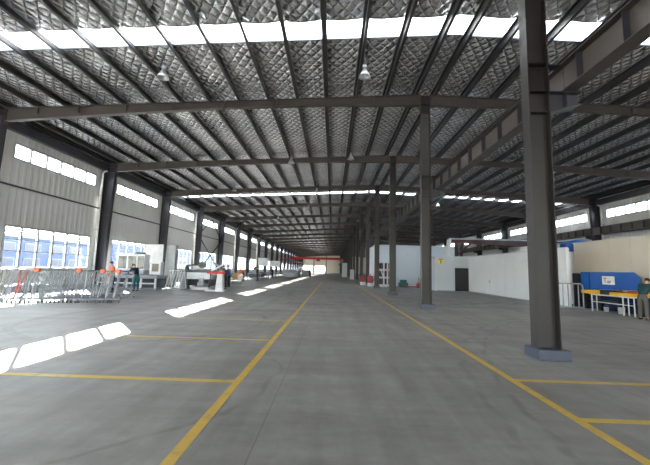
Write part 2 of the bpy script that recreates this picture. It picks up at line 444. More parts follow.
# purlins (C-sections running the whole hall)
def purlin_mesh():
    m = MB(); L = YE - YA
    m.box(-.004, .004, 0, L, 0, PD); m.box(-.004, .10, 0, L, 0, .006); m.box(-.10, .004, 0, L, PD - .006, PD)
    m.box(.094, .10, 0, L, .006, .03); m.box(-.10, -.094, 0, L, PD - .026, PD - .006)
    return m
pur = None
for side, nm in ((-1, 'left'), (1, 'right')):
    for i, d in enumerate(PX):
        x = XC + side * d; loc = (x, YA, rz(x) + .012)
        lab = 'long dark roof purlin, %s to the %s of the ridge' % (ORD[i], nm)
        if pur is None:
            pur = purlin_mesh().obj('roof_purlin', 'purlin_steel', loc=loc); tag(pur, lab, 'purlin', 'roof purlins along the hall')
        else: dup(pur, loc, lab)

# rafters: tapered I-beams, one per frame and slope
def rafter(side):
    m = MB(); w = .24
    xe = XWL + .85 if side < 0 else XWR - .85
    kn = [(abs(xe - XC), .64), (14.2, .46), (9.5, .34), (4.5, .36), (.235, .52)]
    for (d0, h0), (d1, h1) in zip(kn[:-1], kn[1:]):
        a = (XC + side * d0, 0, RIDGE - PITCH * d0); c = (XC + side * d1, 0, RIDGE - PITCH * d1)
        if side > 0: a, c, h0, h1 = c, a, h1, h0
        m.hsec(a, c, (0, 0, 1), h0, h1, w, .018, .012)
    for d in PX:                                            # purlin cleats
        if d < abs(xe - XC): x = XC + side * d; m.box(x - .005, x + .005, -.10, .10, rz(x), rz(x) + .17)
    for d, h in ((.25, .66), (9.5, .42), (abs(xe - XC) - .01, .78)):
        x = XC + side * d; m.box(x - .012, x + .012, -.13, .13, rz(x) - h, rz(x) + .03)
    for d in (2.4, 4.5, 7.0, 9.5, 12, 14.2, 16.5, 18.5):
        x = XC + side * d; m.box(x - .005, x + .005, -.11, .11, rz(x) - .36, rz(x) - .018)
    return m.obj('roof_rafter', 'steel_paint')
for side, nm in ((-1, 'left'), (1, 'right')):
    src = None
    for k in range(1, 22):
        n = k - 1
        lab = 'grey tapered roof rafter spanning the %s nave, %s from the front' % (nm, ORD[n]) if n < 8 else 'distant grey roof rafter across the %s nave, beyond the eighth' % nm
        if src is None: src = rafter(side); src.location = (0, FY(k), 0); tag(src, lab, 'rafter', 'roof rafters of the %s nave' % nm)
        else: dup(src, (0, FY(k), 0), lab)

# eave struts and girts on the side walls
for side, nm, xw in ((1, 'left', XWL), (-1, 'right', XWR)):
    m = MB(); a = xw + side * .02; c = xw + side * .30
    m.box(min(a, c), max(a, c), YA, YE, 8.30, 8.34); m.box(min(a, c), max(a, c), YA, YE, 8.76, 8.80); m.box(min(c, c - side * .02), max(c, c - side * .02), YA, YE, 8.34, 8.76)
    tag(m.obj('eave_beam', 'dark_steel_and_shade'), 'dark eave beam along the top of the %s wall' % nm, 'beam')
    m = MB(); a = xw + side * .16; m.tube([(a, YA, 5.50), (a, YE, 5.50)], .05, 8)
    tag(m.obj('wall_pipe', 'dark_steel_and_shade'), 'thin dark pipe running along the middle of the %s wall' % nm, 'pipe')

# ------------------------------------------------------------------ columns
def h_col(m, cx, cy, z0, z1, dep, w, tf=.02, tw=.014):
    m.box(cx - dep / 2, cx - dep / 2 + tf, cy - w / 2, cy + w / 2, z0, z1); m.box(cx + dep / 2 - tf, cx + dep / 2, cy - w / 2, cy + w / 2, z0, z1)
    m.box(cx - dep / 2 + tf, cx + dep / 2 - tf, cy - tw / 2, cy + tw / 2, z0, z1)
def center_col():
    r = thing('steel_column', '', 'column', group='steel columns of the central row')
    MB().box(-.29, .31, -.26, .26, 0, .19).obj('plinth', 'plinth_paint', r, bevel=.015)
    m = MB(); h_col(m, 0, 0, .19, RIDGE - .03, .428, .271)
    for z in (4.92, 5.37, 5.98): m.box(-.194, .194, -.13, -.007, z - .008, z + .008).box(-.194, .194, .007, .13, z - .008, z + .008)
    for z in (9.0, 9.4): m.box(-.194, .194, -.13, .13, z - .008, z + .008)
    m.obj('shaft', 'column_paint', r)
    m = MB().hsec((.214, 0, 5.37), (.86, 0, 5.37), (0, 0, 1), .45, .27, .26, .018, .014); m.box(.57, .582, -.12, .12, 5.06, 5.352); m.obj('crane_bracket', 'dark_steel_and_shade', r)
    m = MB().box(.216, .60, -.10, .10, 5.955, 5.975).bar((.214, 0, 9.1), (.214 + .02, 0, 9.1), .1); m.obj('tie_plate', 'dark_steel_and_shade', r)
    return r
src = None
for k in range(0, 22):
    lab = 'tall grey steel column of the central row, %s from the front' % ORD[k] if k < 8 else 'distant grey steel column of the central row, beyond the eighth'
    if k == 0: src = center_col(); src.location = (XC, FY(0), 0); src['label'] = 'nearest tall grey steel column on a painted plinth, right of the aisle'
    else: dup(src, (XC, FY(k), 0), lab)
def wall_col(side):
    nm = 'left' if side > 0 else 'right'
    r = thing('wall_column', '', 'column', group='steel columns along the %s wall' % nm)
    xo = 0.03; d0, d1 = .55, .80; ztop = 8.92; m = MB(); s = side
    def q(a, c, y0, y1, e, f):      # slab whose x runs a..c at the foot and e..f at the top
        x = sorted((a, c)); t = sorted((e, f))
        m.hexa([(x[0], y0, 0.02), (x[1], y0, 0.02), (x[1], y1, 0.02), (x[0], y1, 0.02), (t[0], y0, ztop), (t[1], y0, ztop), (t[1], y1, ztop), (t[0], y1, ztop)])
    q(s * xo, s * (xo + .02), -.15, .15, s * xo, s * (xo + .02))
    q(s * (xo + d0 - .02), s * (xo + d0), -.15, .15, s * (xo + d1 - .02), s * (xo + d1))
    q(s * (xo + .02), s * (xo + d0 - .02), -.008, .008, s * (xo + .02), s * (xo + d1 - .02))
    sh = m; m = MB(); xs = sorted((s * .0, s * (xo + d0 + .08))); m.box(xs[0], xs[1], -.22, .22, 0, .02); m.obj('base_plate', 'dark_steel_and_shade', r)
    m = sh
    for z in (5.1, 8.25, 8.6):
        xs = sorted((s * (xo + .02), s * (xo + d0 + (d1 - d0) * z / 9 - .025))); m.box(xs[0], xs[1], -.14, .14, z - .008, z + .008)
    m.obj('shaft', 'dark_steel_and_shade', r)
    if side < 0:
        m = MB(); m.hsec((-(xo + .72), 0, 5.42), (-1.35, 0, 5.42), (0, 0, 1), .4, .26, .24, .016, .012); m.obj('crane_bracket', 'dark_steel_and_shade', r)
    return r
for side, xw, nm, k0 in ((1, XWL, 'left', 1), (-1, XWR, 'right', 3)):
    src = None
    for k in range(k0, 22):
        n = k - k0
        lab = 'dark tapered steel column against the %s wall, %s from the front' % (nm, ORD[n]) if n < 10 else 'distant dark steel column against the %s wall, beyond the tenth' % nm
        if src is None: src = wall_col(side); src.location = (xw, FY(k), 0); src['label'] = lab
        else: dup(src, (xw, FY(k), 0), lab)

# crane runway beams of the right nave: one per bay, on the column brackets
def runway():
    m = MB(); L = BAY - .02
    m.hsec((0, 0, .60), (0, L, .60), (0, 0, 1), .60, .60, .30, .02, .012)
    r = m.obj('crane_runway_beam', 'steel_paint')
    st = None
    for i in range(8):
        y = L * (i + .5) / 8
        if st is None: st = MB().box(-.13, .13, -.006, .006, .02, .58).obj('stiffener', 'dark_steel_and_shade', r); st.location = (0, y, 0)  # stiffeners darker than the beam, their shading put into the colour
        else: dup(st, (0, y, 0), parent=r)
    s = MB().box(-.035, .035, 0, L, .60, .66); s.obj('crane_rail', 'dark_steel_and_shade', r)
    return r
src = None
for x, nm, k0, zb in ((XC + .62, 'central column row', -1, 5.372), (XWR - 1.1, 'right wall', 2, 5.425)):
    for k in range(k0, 21):
        n = k - k0
        lab = 'stiffened grey crane beam beside the %s, %s from the front' % (nm, ORD[n]) if n < 6 else 'distant grey crane beam beside the %s, beyond the sixth' % nm
        if src is None: src = runway(); tag(src, lab, 'crane beam'); o = src
        else: o = dup(src, None, lab)
        o.location = (x, FY(k) + .01, zb); o['group'] = 'crane beams beside the %s' % nm

# white rain downpipes on the left and right walls
def downpipe(side):
    m = MB(); s = side
    m.tube([(s * .16, 0, 0), (s * .16, 0, 8.05), (s * .20, .03, 8.18), (s * .42, .10, 8.25)], .075, 10)
    r = m.obj('downpipe', 'pipe_white', smooth=True)
    for z in (1.5, 4.0, 6.4): MB().box(min(s * .004, s * .2), max(s * .004, s * .2), -.09, .09, z - .02, z + .02).obj('pipe_clip', 'grey_metal', r)
    return r
src = downpipe(1); src.location = (XWL, FY(2) - .45, 0); tag(src, 'white downpipe beside the second left wall column', 'downpipe', 'white downpipes on the left wall')
for k in (4, 6, 8): dup(src, (XWL, FY(k) - .45, 0), 'white downpipe beside the %s left wall column' % ORD[k - 1])
src = downpipe(-1); src.location = (XWR, FY(3) - .5, 0); tag(src, 'white downpipe on the right wall above the beige booth', 'downpipe')

# cross bracing in the fifth left bay
def brace(y0, z0, y1, z1, lab):
    m = MB().bar((XWL + .36, y0, z0), (XWL + .36, y1, z1), .10, .10); tag(m.obj('diagonal_brace', 'dark_steel_and_shade'), lab, 'brace', 'cross braces on the left wall')
ya, yb = FY(4) + .1, FY(5) - .1; ym = (ya + yb) / 2
brace(ya, .8, yb, 5.2, 'dark lower diagonal brace on the left wall, rising away from the viewer')
m_ = MB().bar((XWL + .47, ya, 5.2), (XWL + .47, yb, .8), .10, .10); tag(m_.obj('diagonal_brace', 'dark_steel_and_shade'), 'dark lower diagonal brace on the left wall, falling away from the viewer', 'brace', 'cross braces on the left wall')
brace(ya, 5.5, ym, 7.9, 'dark upper diagonal brace on the left wall, near side of its peak')
brace(ym + .12, 7.9, yb, 5.5, 'dark upper diagonal brace on the left wall, far side of its peak')

# red travelling crane far down the left nave
r = thing('overhead_crane', 'red overhead crane bridge spanning the far end of the left nave', 'crane', (0, 126, 0))
m = MB().box(-15.3, 3.5, -.3, .3, 5.3, 6.15); m.obj('bridge_girder', 'red_paint', r)
for x in (-15.6, 3.2):
    m = MB().box(x, x + .35, -1.5, 1.5, 5.15, 5.55); m.obj('end_carriage', 'red_paint', r)
m = MB().box(-6, -4.6, -.35, .35, 4.7, 5.3); m.obj('hoist', 'dull_red', r)
for x, nm in ((-15.45, 'left'), (3.35, 'right')):
    m = MB().hsec((x, 108, 5.13), (x, YE - .5, 5.13), (0, 0, 1), .5, .5, .25)
    for k in range(12, 22):
        y = FY(k); xa, xb = (XWL + .6, x) if x < 0 else (x, XC - .2); m.box(min(xa, xb), max(xa, xb), y - .12, y + .12, 4.4, 4.62)
    tag(m.obj('crane_runway_beam', 'steel_paint'), 'far crane beam carrying the %s end of the red overhead crane' % nm, 'crane beam')

# ------------------------------------------------------------------ pendant lamps
def lamp(rod):
    r = thing('pendant_lamp', '', 'lamp', group='high-bay lamps hung from the purlins')
    m = MB().lathe([(.0, .36), (.05, .36), (.06, .30), (.10, .24), (.19, .08), (.22, .0), (.205, .0), (.18, .07), (.09, .22), (.0, .26)], 0, 0, 20); m.obj('lamp_shade', 'aluminium', r, smooth=True)
    m = MB().lathe([(0, .46), (.075, .46), (.08, .44), (.08, .36), (0, .36)], 0, 0, 16); m.obj('ballast', 'grey_metal', r)
    m = MB().sphere((0, 0, .12), .07, 10, 8); m.obj('bulb', 'white_paint', r, smooth=True)
    m = MB().tube([(0, 0, .46), (0, 0, rod)], .014, 6); m.obj('rod', 'dark_steel_and_shade', r)
    return r
LAMPS = [(1.03, 11.98, 'round pendant lamp nearest the front, right of the hall centre'), (-6.67, 12.2, 'round pendant lamp nearest the front, on the left side'),
         (1.03, 21.45, 'round pendant lamp against the second rafter, right of the hall centre'), (-2.97, 22.5, 'round pendant lamp just behind the second rafter, left of the hall centre'),
         (-1.62, 31.2, 'small pendant lamp under the bright second skylight, left nave'), (11.3, 36.7, 'small pendant lamp in the right nave, just left of the near column'),
         (10.0, 26.7, 'small pendant lamp in the right nave, between the first two columns'), (-9.4, 31.2, 'small pendant lamp close to the left wall bracing'),
         (-3, 40, 'distant pendant lamp in the middle of the left nave'), (-8, 48.5, 'distant pendant lamp on the window side of the left nave')]
for x, y, lab in LAMPS:
    z = 8.74; o = lamp(rz(x) + PD - z); o.location = (x, y, z); o['label'] = lab

# ------------------------------------------------------------------ yellow floor markings
def line(x0, y0, x1, y1, w, lab):
    a = Vector((x0, y0, 0)); c = Vector((x1, y1, 0)); d = (c - a).normalized(); s = Vector((-d.y, d.x, 0)) * w / 2
    m = MB(); z = .003; p = [a - s, a + s, c + s, c - s]
    m.hexa([(q.x, q.y, .0005) for q in p] + [(q.x, q.y, z) for q in p])
    tag(m.obj('floor_line', 'lane_yellow'), lab, 'floor line', 'yellow floor lines')
line(-1.283, 1.0, -1.283, 46, .11, 'long yellow line along the left edge of the aisle')
line(2.742, 1.0, 2.742, 66, .11, 'long yellow line along the right edge of the aisle')
line(-14.0, 4.91, -1.33, 4.91, .11, 'yellow cross line left of the aisle, nearest the viewer')
line(-4.75, 7.71, -1.33, 7.71, .10, 'yellow cross line left of the aisle, second from the viewer')
line(-4.9, 10.6, -1.33, 10.6, .08, 'faint yellow cross line left of the aisle, third from the viewer')
line(2.79, 5.39, 16.0, 5.39, .10, 'yellow cross line right of the aisle, farther of two')
line(2.79, 4.02, 12.0, 4.02, .10, 'yellow cross line right of the aisle, nearer of two')

# ------------------------------------------------------------------ outside: neighbouring blue works
def out_building(x0, x1, y0, y1, h, lab, band):
    r = thing('neighbour_building', lab, 'building', (0, 0, -.21))
    MB().box(x0, x1, y0, y1, 0, h).obj('wall_block', band, r)
    MB().box(x0 - .2, x1 + .2, y0 - .2, y1 + .2, h, h + .3).obj('parapet', 'outside_white', r)
    n = int((y1 - y0) / 3.4)
    for z0, z1 in ((.9, 2.3), (3.0, 4.0)):
        if z1 > h: continue
        for i in range(n):
            y = y0 + (i + .5) * (y1 - y0) / n
            w_ = MB().box(x1, x1 + .05, y - 1.1, y + 1.1, z0, z1).obj('window', 'outside_white', r)
            MB().box(x1 + .05, x1 + .07, y - 1.0, y + 1.0, z0 + .1, z1 - .1).obj('pane', 'outside_dark_blue', w_)
out_building(-48, -36, 18, 52, 4.6, 'blue works building with white framed windows, outside the nearest left windows', 'outside_blue')
out_building(-52, -38, 58, 130, 5.4, 'long blue works building farther along outside the left windows', 'outside_blue')

# ------------------------------------------------------------------ people
def person(loc, rz_, label, shirt='shirt_navy', trousers='trouser_dark', lean=0, armL=None, armR=None, legs=None, headpitch=0, scale=1.0, sleeves='long'):
    r = thing('person', label, 'person', loc, rz_); r.scale = (scale,) * 3
    L = R(lean); pv = Vector((0, 0, .93))
    def tl(p):                                    # torso point, leaned about the pelvis
        v = Vector(p) - pv; return pv + Matrix.Rotation(-L, 3, 'X') @ v
    hip = {-1: Vector((-.09, 0, .88)), 1: Vector((.09, 0, .88))}
    legs = legs or {-1: ((-.10, .02, .48), (-.11, -.02, .09)), 1: ((.10, .02, .48), (.11, -.02, .09))}
    arms = {-1: armL or ((-.05, -.02, -.28), (-.02, .08, -.25)), 1: armR or ((.05, -.02, -.28), (.02, .08, -.25))}
    def grow(name, V, E, rad, mat, root=0, sub=1):
        me = bpy.data.meshes.new(name); me.from_pydata([tuple(v) for v in V], E, []); me.materials.append(M[mat])
        o = bpy.data.objects.new(name, me); COL.objects.link(o); o.parent = r
        o.modifiers.new('skin', 'SKIN'); lay = me.skin_vertices[0].data if len(me.skin_vertices) else None
        for i, q in enumerate(rad):
            lay[i].radius = q if isinstance(q, tuple) else (q, q)
            lay[i].use_root = (i == root)
        s = o.modifiers.new('sub', 'SUBSURF'); s.levels = sub; s.render_levels = sub
        o.modifiers['skin'].use_smooth_shade = True
        return o
    V, E, Q = [], [], []
    def add(p, q, par=None):
        V.append(Vector(p)); Q.append(q)
        if par is not None: E.append((par, len(V) - 1))
        return len(V) - 1
    hp = Matrix.Rotation(-R(headpitch) - L, 3, 'X'); nk = tl((0, .01, 1.50))
    hd = lambda p: nk + hp @ Vector(p)
    pel = add(pv, (.10, .08)); bel = add(tl((0, .01, 1.10)), (.10, .075), pel); che = add(tl((0, .02, 1.30)), (.115, .08), bel)
    nb = add(tl((0, 0, 1.43)), (.055, .055), che); n_ = add(nk, .052, nb)
    h1 = add(hd((0, .03, .07)), (.062, .075), n_); h2 = add(hd((0, .03, .15)), (.076, .095), h1); add(hd((0, .02, .225)), (.05, .06), h2)
    ends = {}
    for s in (-1, 1):
        sh = add(tl((s * .175, 0, 1.40)), .055, che); el = V[sh] + Vector(arms[s][0]); wr = el + Vector(arms[s][1])
        e_ = add(el, .042, sh); w_ = add(wr, .028, e_); d = (wr - el).normalized(); hnd = wr + d * .07
        h_ = add(hnd, (.036, .022), w_); side = Vector((1, 0, 0)) if abs(d.x) < .8 else Vector((0, 1, 0))
        for j, (o_, ln) in enumerate(((-.028, .065), (-.009, .08), (.010, .074), (.028, .058))):
            k1 = add(hnd + d * .035 + side * o_, .010, h_); add(hnd + d * (.035 + ln) + side * o_ * 1.1 + Vector((0, 0, -.02)), .008, k1)
        t1 = add(wr + d * .03 - side * s * .035, .011, w_); add(wr + d * .075 - side * s * .055, .009, t1)
        hi = add(hip[s], .085, pel); kn = add(legs[s][0], .06, hi); an = add(legs[s][1], .042, kn)
        add(Vector(legs[s][1]) + Vector((0, .13, -.05)), .035, an); ends[s] = (V[sh], el, wr)
    grow('body', V, E, Q, 'skin')
    V, E, Q = [], [], []
    a = add(tl((0, 0, .90)), (.17, .135)); b_ = add(tl((0, .01, 1.10)), (.165, .13), a); c = add(tl((0, .02, 1.30)), (.19, .14), b_); add(tl((0, .005, 1.44)), (.10, .095), c)
    for s in (-1, 1):
        sh, el, wr = ends[s]; i = add(tl((s * .175, 0, 1.40)), .08, c); j = add(el, .062, i)
        if sleeves == 'long': add(el + (wr - el) * .9, .046, j)
    grow('shirt', V, E, Q, shirt)
    V, E, Q = [], [], []
    a = add(tl((0, 0, 1.0)), (.145, .115)); b_ = add(pv, (.15, .12), a)
    for s in (-1, 1):
        h_ = add(hip[s] + Vector((0, 0, -.04)), .098, b_); k_ = add(legs[s][0], .075, h_); add(Vector(legs[s][1]) + Vector((0, 0, -.015)), .062, k_)
    grow('trousers', V, E, Q, trousers)
    hc = hd((0, .012, .165)); m = MB().sphere((0, 0, 0), .1, 14, 9, (.86, 1.0, .84)); 
    m.v = [v for v in m.v]; o = m.obj('hair', 'hair', r, smooth=True); o.matrix_local = Matrix.Translation(hc + hp @ Vector((0, -.012, .022))) @ hp.to_4x4()
    m = MB().sphere((-.028, .090, .135), .010, 6, 5).sphere((.028, .090, .135), .010, 6, 5); o = m.obj('eyes', 'hair', r, smooth=True); o.matrix_local = Matrix.Translation(nk) @ hp.to_4x4()
    m = MB().sphere((0, .100, .105), .016, 8, 6, (.8, 1, 1.4)); o = m.obj('nose', 'skin', r, smooth=True); o.matrix_local = Matrix.Translation(nk) @ hp.to_4x4()
    for s in (-1, 1):
        an = Vector(legs[s][1]); MB().sphere((an.x, an.y + .055, an.z - .045), .05, 10, 7, (1.05, 2.7, .85)).obj('shoe', 'shoe', r, smooth=True)
    return r
STEP = {-1: ((-.10, .16, .50), (-.11, .06, .11)), 1: ((.10, .02, .48), (.11, -.26, .13))}
person((11.88, 13.48, 0), R(-64), 'person in dark green shirt and grey trousers leaning over the blue machine', 'shirt_teal', 'trouser_grey', 36,
       ((-.10, .16, -.24), (.02, .24, -.08)), ((.10, .16, -.24), (-.02, .24, -.08)), headpitch=10, scale=.99)
person((-11.95, 20.75, 0), R(60), 'person in navy jacket and teal trousers bending at the pale conveyor', 'shirt_navy', 'trouser_teal', 34,
       ((-.06, .16, -.22), (.03, .22, -.12)), ((.06, .16, -.22), (-.03, .22, -.12)), headpitch=12, scale=1.03)
person((-12.45, 19.2, 0), R(150), 'person with black hair and orange vest standing behind the galvanised trolleys', 'shirt_orange', 'trouser_dark', 8)
person((-7.85, 25.0, 0), R(70), 'person in dark trousers and black shirt standing behind the red-topped pedestal', 'shirt_black', 'trouser_dark', 14,
       ((-.06, .14, -.23), (.03, .24, -.05)), ((.06, .14, -.23), (-.03, .24, -.05)))
person((-8.4, 27.8, 0), R(80), 'person in blue shirt standing at the grey workbench beyond the pedestal', 'shirt_blue', 'trouser_dark', 8)
person((-10.25, 39.4, 0), R(75), 'person in orange top bending over a workbench beside the left window wall', 'shirt_orange', 'trouser_dark', 38,
       ((-.06, .16, -.22), (.03, .22, -.12)), ((.06, .16, -.22), (-.03, .22, -.12)))
person((-9.3, 42.6, 0), R(85), 'person in black clothes standing at the far end of the bench under the whiteboard', 'shirt_black', 'trouser_dark', 10)
person((-10.0, 57.2, 0), R(60), 'small distant person in black beside the far pallets on the left', 'shirt_black', 'trouser_dark', 6)
person((-4.45, 68.3, 0), R(170), 'distant person in dark clothes walking along the aisle', 'shirt_black', 'trouser_dark', 3, legs=STEP)

# ------------------------------------------------------------------ galvanised trolleys parked in a row
def trolley(red=None, caps=True):
    r = thing('tube_trolley', '', 'trolley', group='galvanised trolleys parked in a row'); Lg = 2.55
    m = MB()
    for x in (-.22, .22): m.tube([(x, 0, .16), (x, Lg, .16)], .022, 8)
    for y in (0, Lg / 2, Lg): m.tube([(-.22, y, .16), (.22, y, .16)], .022, 8)
    m.obj('base_frame', 'galvanised', r)
    for y in (.02, Lg - .02):
        for x in (-.21, .21):
            c = MB(); c.tube([(x - .014, y, .05), (x + .014, y, .05)], .05, 14); k = c.obj('caster', 'machine_dark', r)
            MB().box(x - .024, x - .017, y - .02, y + .02, .055, .15).box(x + .017, x + .024, y - .02, y + .02, .055, .15).box(x - .024, x + .024, y - .025, y + .025, .138, .15).obj('fork', 'galvanised', k)
    for i in range(5):
        y = Lg * i / 4; x = -.14 if i % 2 else .05
        MB().tube([(x - .05, y, .17), (x + .04, y + .02, .8), (.10, y + .03, 1.27)], .021, 8).obj('upright', red if (red and i in (0, 1)) else 'galvanised', r)
    MB().tube([(.10, -.04, 1.27), (.10, Lg + .06, 1.27)], .02, 8).obj('top_rail', 'galvanised', r)
    MB().tube([(-.05, 0, .62), (.0, Lg, .62)], .014, 6).obj('middle_rail', 'galvanised', r)
    if caps:
        MB().box(.02, .19, -.12, .10, 1.22, 1.36).obj('end_cap', 'orange_plastic', r, bevel=.02)
    return r
protos = {}
NT = 18; side_ord = ['rightmost', 'second from the right', 'third from the right', 'fourth from the right', 'fifth from the right', 'sixth from the right', 'seventh from the right',
                     'eighth from the right', 'ninth from the right', 'tenth from the right', 'eleventh from the right', 'twelfth from the right', 'thirteenth from the right', 'fourteenth from the right', 'fifteenth from the right', 'third from the left', 'leftmost but one', 'leftmost']
for i in range(NT):
    x = -13.6 + .27 * i; y = 12.62 + .086 * i
    key = 'red' if i in (5,) else ('brown' if i in (2, 3) else ('cap' if i in (7, 12, 15, 17) else 'plain'))
    extra = {'red': ' with red uprights', 'brown': ' with dull brown uprights', 'cap': ' with an orange end cap', 'plain': ''}[key]
    lab = 'galvanised tube trolley%s, %s in the parked row' % (extra, side_ord[NT - 1 - i])
    if key not in protos:
        o = trolley({'red': 'sign_red', 'brown': 'brown_panel'}.get(key), key == 'cap'); protos[key] = o; o['label'] = lab
        o.location = (x, y, 0); o.rotation_euler = (0, 0, R(18))
    else: dup(protos[key], (x, y, 0), lab, R(18))
m = MB()
for k in range(4):
    pts = [(-11.32 + .004 * k + .16 * math.cos(t * .5236), 13.20 + .02 * k, 1.06 + .17 * math.sin(t * .5236)) for t in range(13)]; m.tube(pts, .012, 6, False)
tag(m.obj('hose_coil', 'white_paint', smooth=True), 'small coil of white hose hanging on the parked trolleys', 'hose')

# ------------------------------------------------------------------ pale conveyor line with dark glazed hood
def legs_at(r, pts, z, mat, s=.06):
    for x, y in pts: MB().box(x - s / 2, x + s / 2, y - s / 2, y + s / 2, 0, z).obj('leg', mat, r)
r = thing('conveyor_line', 'long pale grey conveyor machine with dark openings below, left wall side', 'machine', (-13.2, 22.8, 0))
MB().box(-2.2, 1.78, -.7, .8, .72, .92).obj('bed', 'machine_grey', r, bevel=.02)
for i in range(10): MB().tube([(-2.0 + i * .38, -.66, .945), (-2.0 + i * .38, .76, .945)], .035, 10).obj('roller', 'galvanised', r)
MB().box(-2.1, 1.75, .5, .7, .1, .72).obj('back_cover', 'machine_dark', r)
for x in (-2.1, -1.2, -.2, .75, 1.7): MB().box(x - .05, x + .05, -.7, -.6, 0, .72).obj('leg', 'white_paint', r)
MB().box(-2.1, 1.75, -.68, -.62, .36, .44).obj('front_rail', 'white_paint', r)
MB().box(-2.15, 1.75, -.74, .6, .03, .10).obj('bottom_tray', 'machine_grey', r)
r = thing('glazed_hood_cabinet', 'white framed machine cabinet with black windows, behind the trolleys', 'cabinet', (-14.35, 24.3, 0))
MB().box(-1.0, .95, -.3, .5, 0, 1.25).obj('base', 'machine_grey', r, bevel=.02)
MB().box(-1.0, .95, -.25, .5, 1.25, 2.36).obj('hood', 'white_paint', r, bevel=.02)
for x0, x1 in ((-.93, -.35), (-.22, .36), (.46, .90)): MB().box(x0, x1, -.275, -.25, 1.32, 2.22).obj('window', 'dark_glass_and_opening', r)
MB().box(.2, .7, -.1, .3, 2.36, 2.5).obj('vent_box', 'machine_dark', r)
r = thing('display_board', 'large blank white board on posts behind the conveyor', 'board', (-13.6, 25.6, 0))
MB().box(-.72, .70, -.03, .03, 1.83, 3.16).obj('panel', 'white_paint', r)
for x in (-.68, .66): MB().box(x - .03, x + .03, .03, .09, 0, 3.16).obj('post', 'grey_metal', r)
MB().box(-.76, .74, -.045, -.031, 3.10, 3.18).box(-.76, .74, -.045, -.031, 1.80, 1.87).box(-.76, -.70, -.045, -.031, 1.87, 3.1).box(.68, .74, -.045, -.031, 1.87, 3.1).obj('rim', 'pipe_white', r)
r = thing('switch_cabinet', 'tall plain grey cabinet right of the white board', 'cabinet', (-12.42, 26.1, 0))
MB().box(-.36, .36, -.2, .25, .1, 3.18).obj('body', 'grey_metal', r, bevel=.01)
MB().box(-.33, .33, -.215, -.2, 1.7, 3.12).obj('door', 'grey_metal', r)
MB().box(-.3, .3, -.15, .2, 0, .1).obj('foot', 'machine_dark', r)
r = thing('control_box', 'white control box with brown screen standing on the conveyor', 'control box', (-11.82, 22.75, .982))
MB().box(-.36, .36, -.15, .3, 0, .86).obj('body', 'white_paint', r, bevel=.02)
MB().box(-.22, .22, -.165, -.15, .2, .72).obj('screen', 'brown_panel', r)
r = thing('slatted_rack', 'white slatted rack of leaning bars in front of the dark table', 'rack', (-10.85, 23.0, 0))
for y in (0, .85): MB().bar((-.42, y, .05), (.6, y, .05), .06, .06).obj('base_rail', 'white_paint', r)
for i in range(6):
    x = -.4 + i * .19; MB().bar((x, 0, .05), (x + .10, .42, 1.28), .045, .03).obj('bar', 'white_paint', r)
MB().bar((-.36, .42, 1.27), (.7, .42, 1.27), .05, .05).obj('top_rail', 'white_paint', r)
for x in (-.36, .66): MB().bar((x, .85, .05), (x, .44, 1.25), .05, .04).obj('rear_strut', 'white_paint', r)
r = thing('cutting_table', 'big work table with dark top and white skirt panel', 'table', (-9.8, 25.6, 0))
MB().box(-1.15, 1.1, -1.2, 1.8, 1.16, 1.32).obj('table_top', 'machine_dark', r, bevel=.01)
MB().box(-.62, 1.05, -1.24, -1.2, .70, 1.16).obj('skirt_panel', 'white_paint', r)
MB().box(-1.05, 1.0, -.9, 1.6, .2, .66).obj('drive_housing', 'black_metal', r)
MB().box(-1.15, -.72, -1.15, -.3, .0, 1.1).obj('side_cabinet', 'machine_grey', r)
legs_at(r, [(-.6, -1.1), (1.0, -1.1), (-1.0, 1.6), (1.0, 1.6)], 1.16, 'machine_dark', .12)
r = thing('boom_head', 'black boom with a pale cylinder lying on the dark-topped table', 'tool head', (-10.2, 25.3, 1.32))
MB().bar((-.7, 0, .30), (.35, 0, .46), .12, .12).obj('boom', 'black_metal', r)
MB().tube([(-.1, -.12, .16), (.6, -.12, .22)], .15, 14).obj('cylinder', 'white_paint', r)
MB().tube([(.55, -.3, .38), (.55, .1, .38)], .22, 16).obj('reel', 'machine_dark', r)
MB().box(-.72, -.5, -.12, .12, 0, .26).obj('stand', 'black_metal', r)
r = thing('pump_unit', 'small white pump unit on the floor under the dark-topped table', 'pump', (-9.15, 23.85, 0))
MB().box(-.55, .6, -.25, .25, 0, .14).obj('base', 'white_paint', r)
MB().tube([(-.2, 0, .34), (.25, 0, .34)], .19, 14).obj('motor', 'machine_grey', r)
MB().box(-.12, .16, -.12, .12, .5, .78).obj('box', 'grey_metal', r)
MB().tube([(.25, 0, .34), (.5, 0, .34)], .06, 10).obj('shaft', 'galvanised', r)
r = thing('pedestal_machine', 'white pedestal machine with a red top and wide white foot', 'machine', (-7.5, 22.5, 0))
MB().box(-.75, .45, -.3, .35, 0, .10).obj('foot', 'white_paint', r, bevel=.02)
MB().prism([(-.12, .1), (.36, .1), (.30, 1.14), (-.02, 1.14)], 'y', -.2, .22).obj('column', 'white_paint', r)
MB().box(-.7, .36, -.26, .28, 1.14, 1.30).obj('red_top', 'red_paint', r, bevel=.02)
MB().bar((-.5, 0, 1.3), (.2, 0, 1.72), .09, .09).obj('arm', 'white_paint', r); MB().bar((.2, 0, 1.3), (-.15, 0, 1.78), .07, .07).obj('arm', 'grey_metal', r)
MB().tube([(.1, -.1, 1.5), (.42, -.1, 1.44)], .10, 12).obj('spindle', 'machine_dark', r)
r = thing('parts_trolley', 'small trolley carrying cardboard boxes right of the red-topped pedestal', 'trolley', (-7.3, 26.2, 0))
MB().box(-.4, .5, -.3, .4, .70, .74).obj('tray', 'grey_metal', r); MB().box(-.4, .5, -.3, .4, .2, .24).obj('shelf', 'grey_metal', r)
legs_at(r, [(-.37, -.27), (.47, -.27), (-.37, .37), (.47, .37)], .70, 'grey_metal', .04)
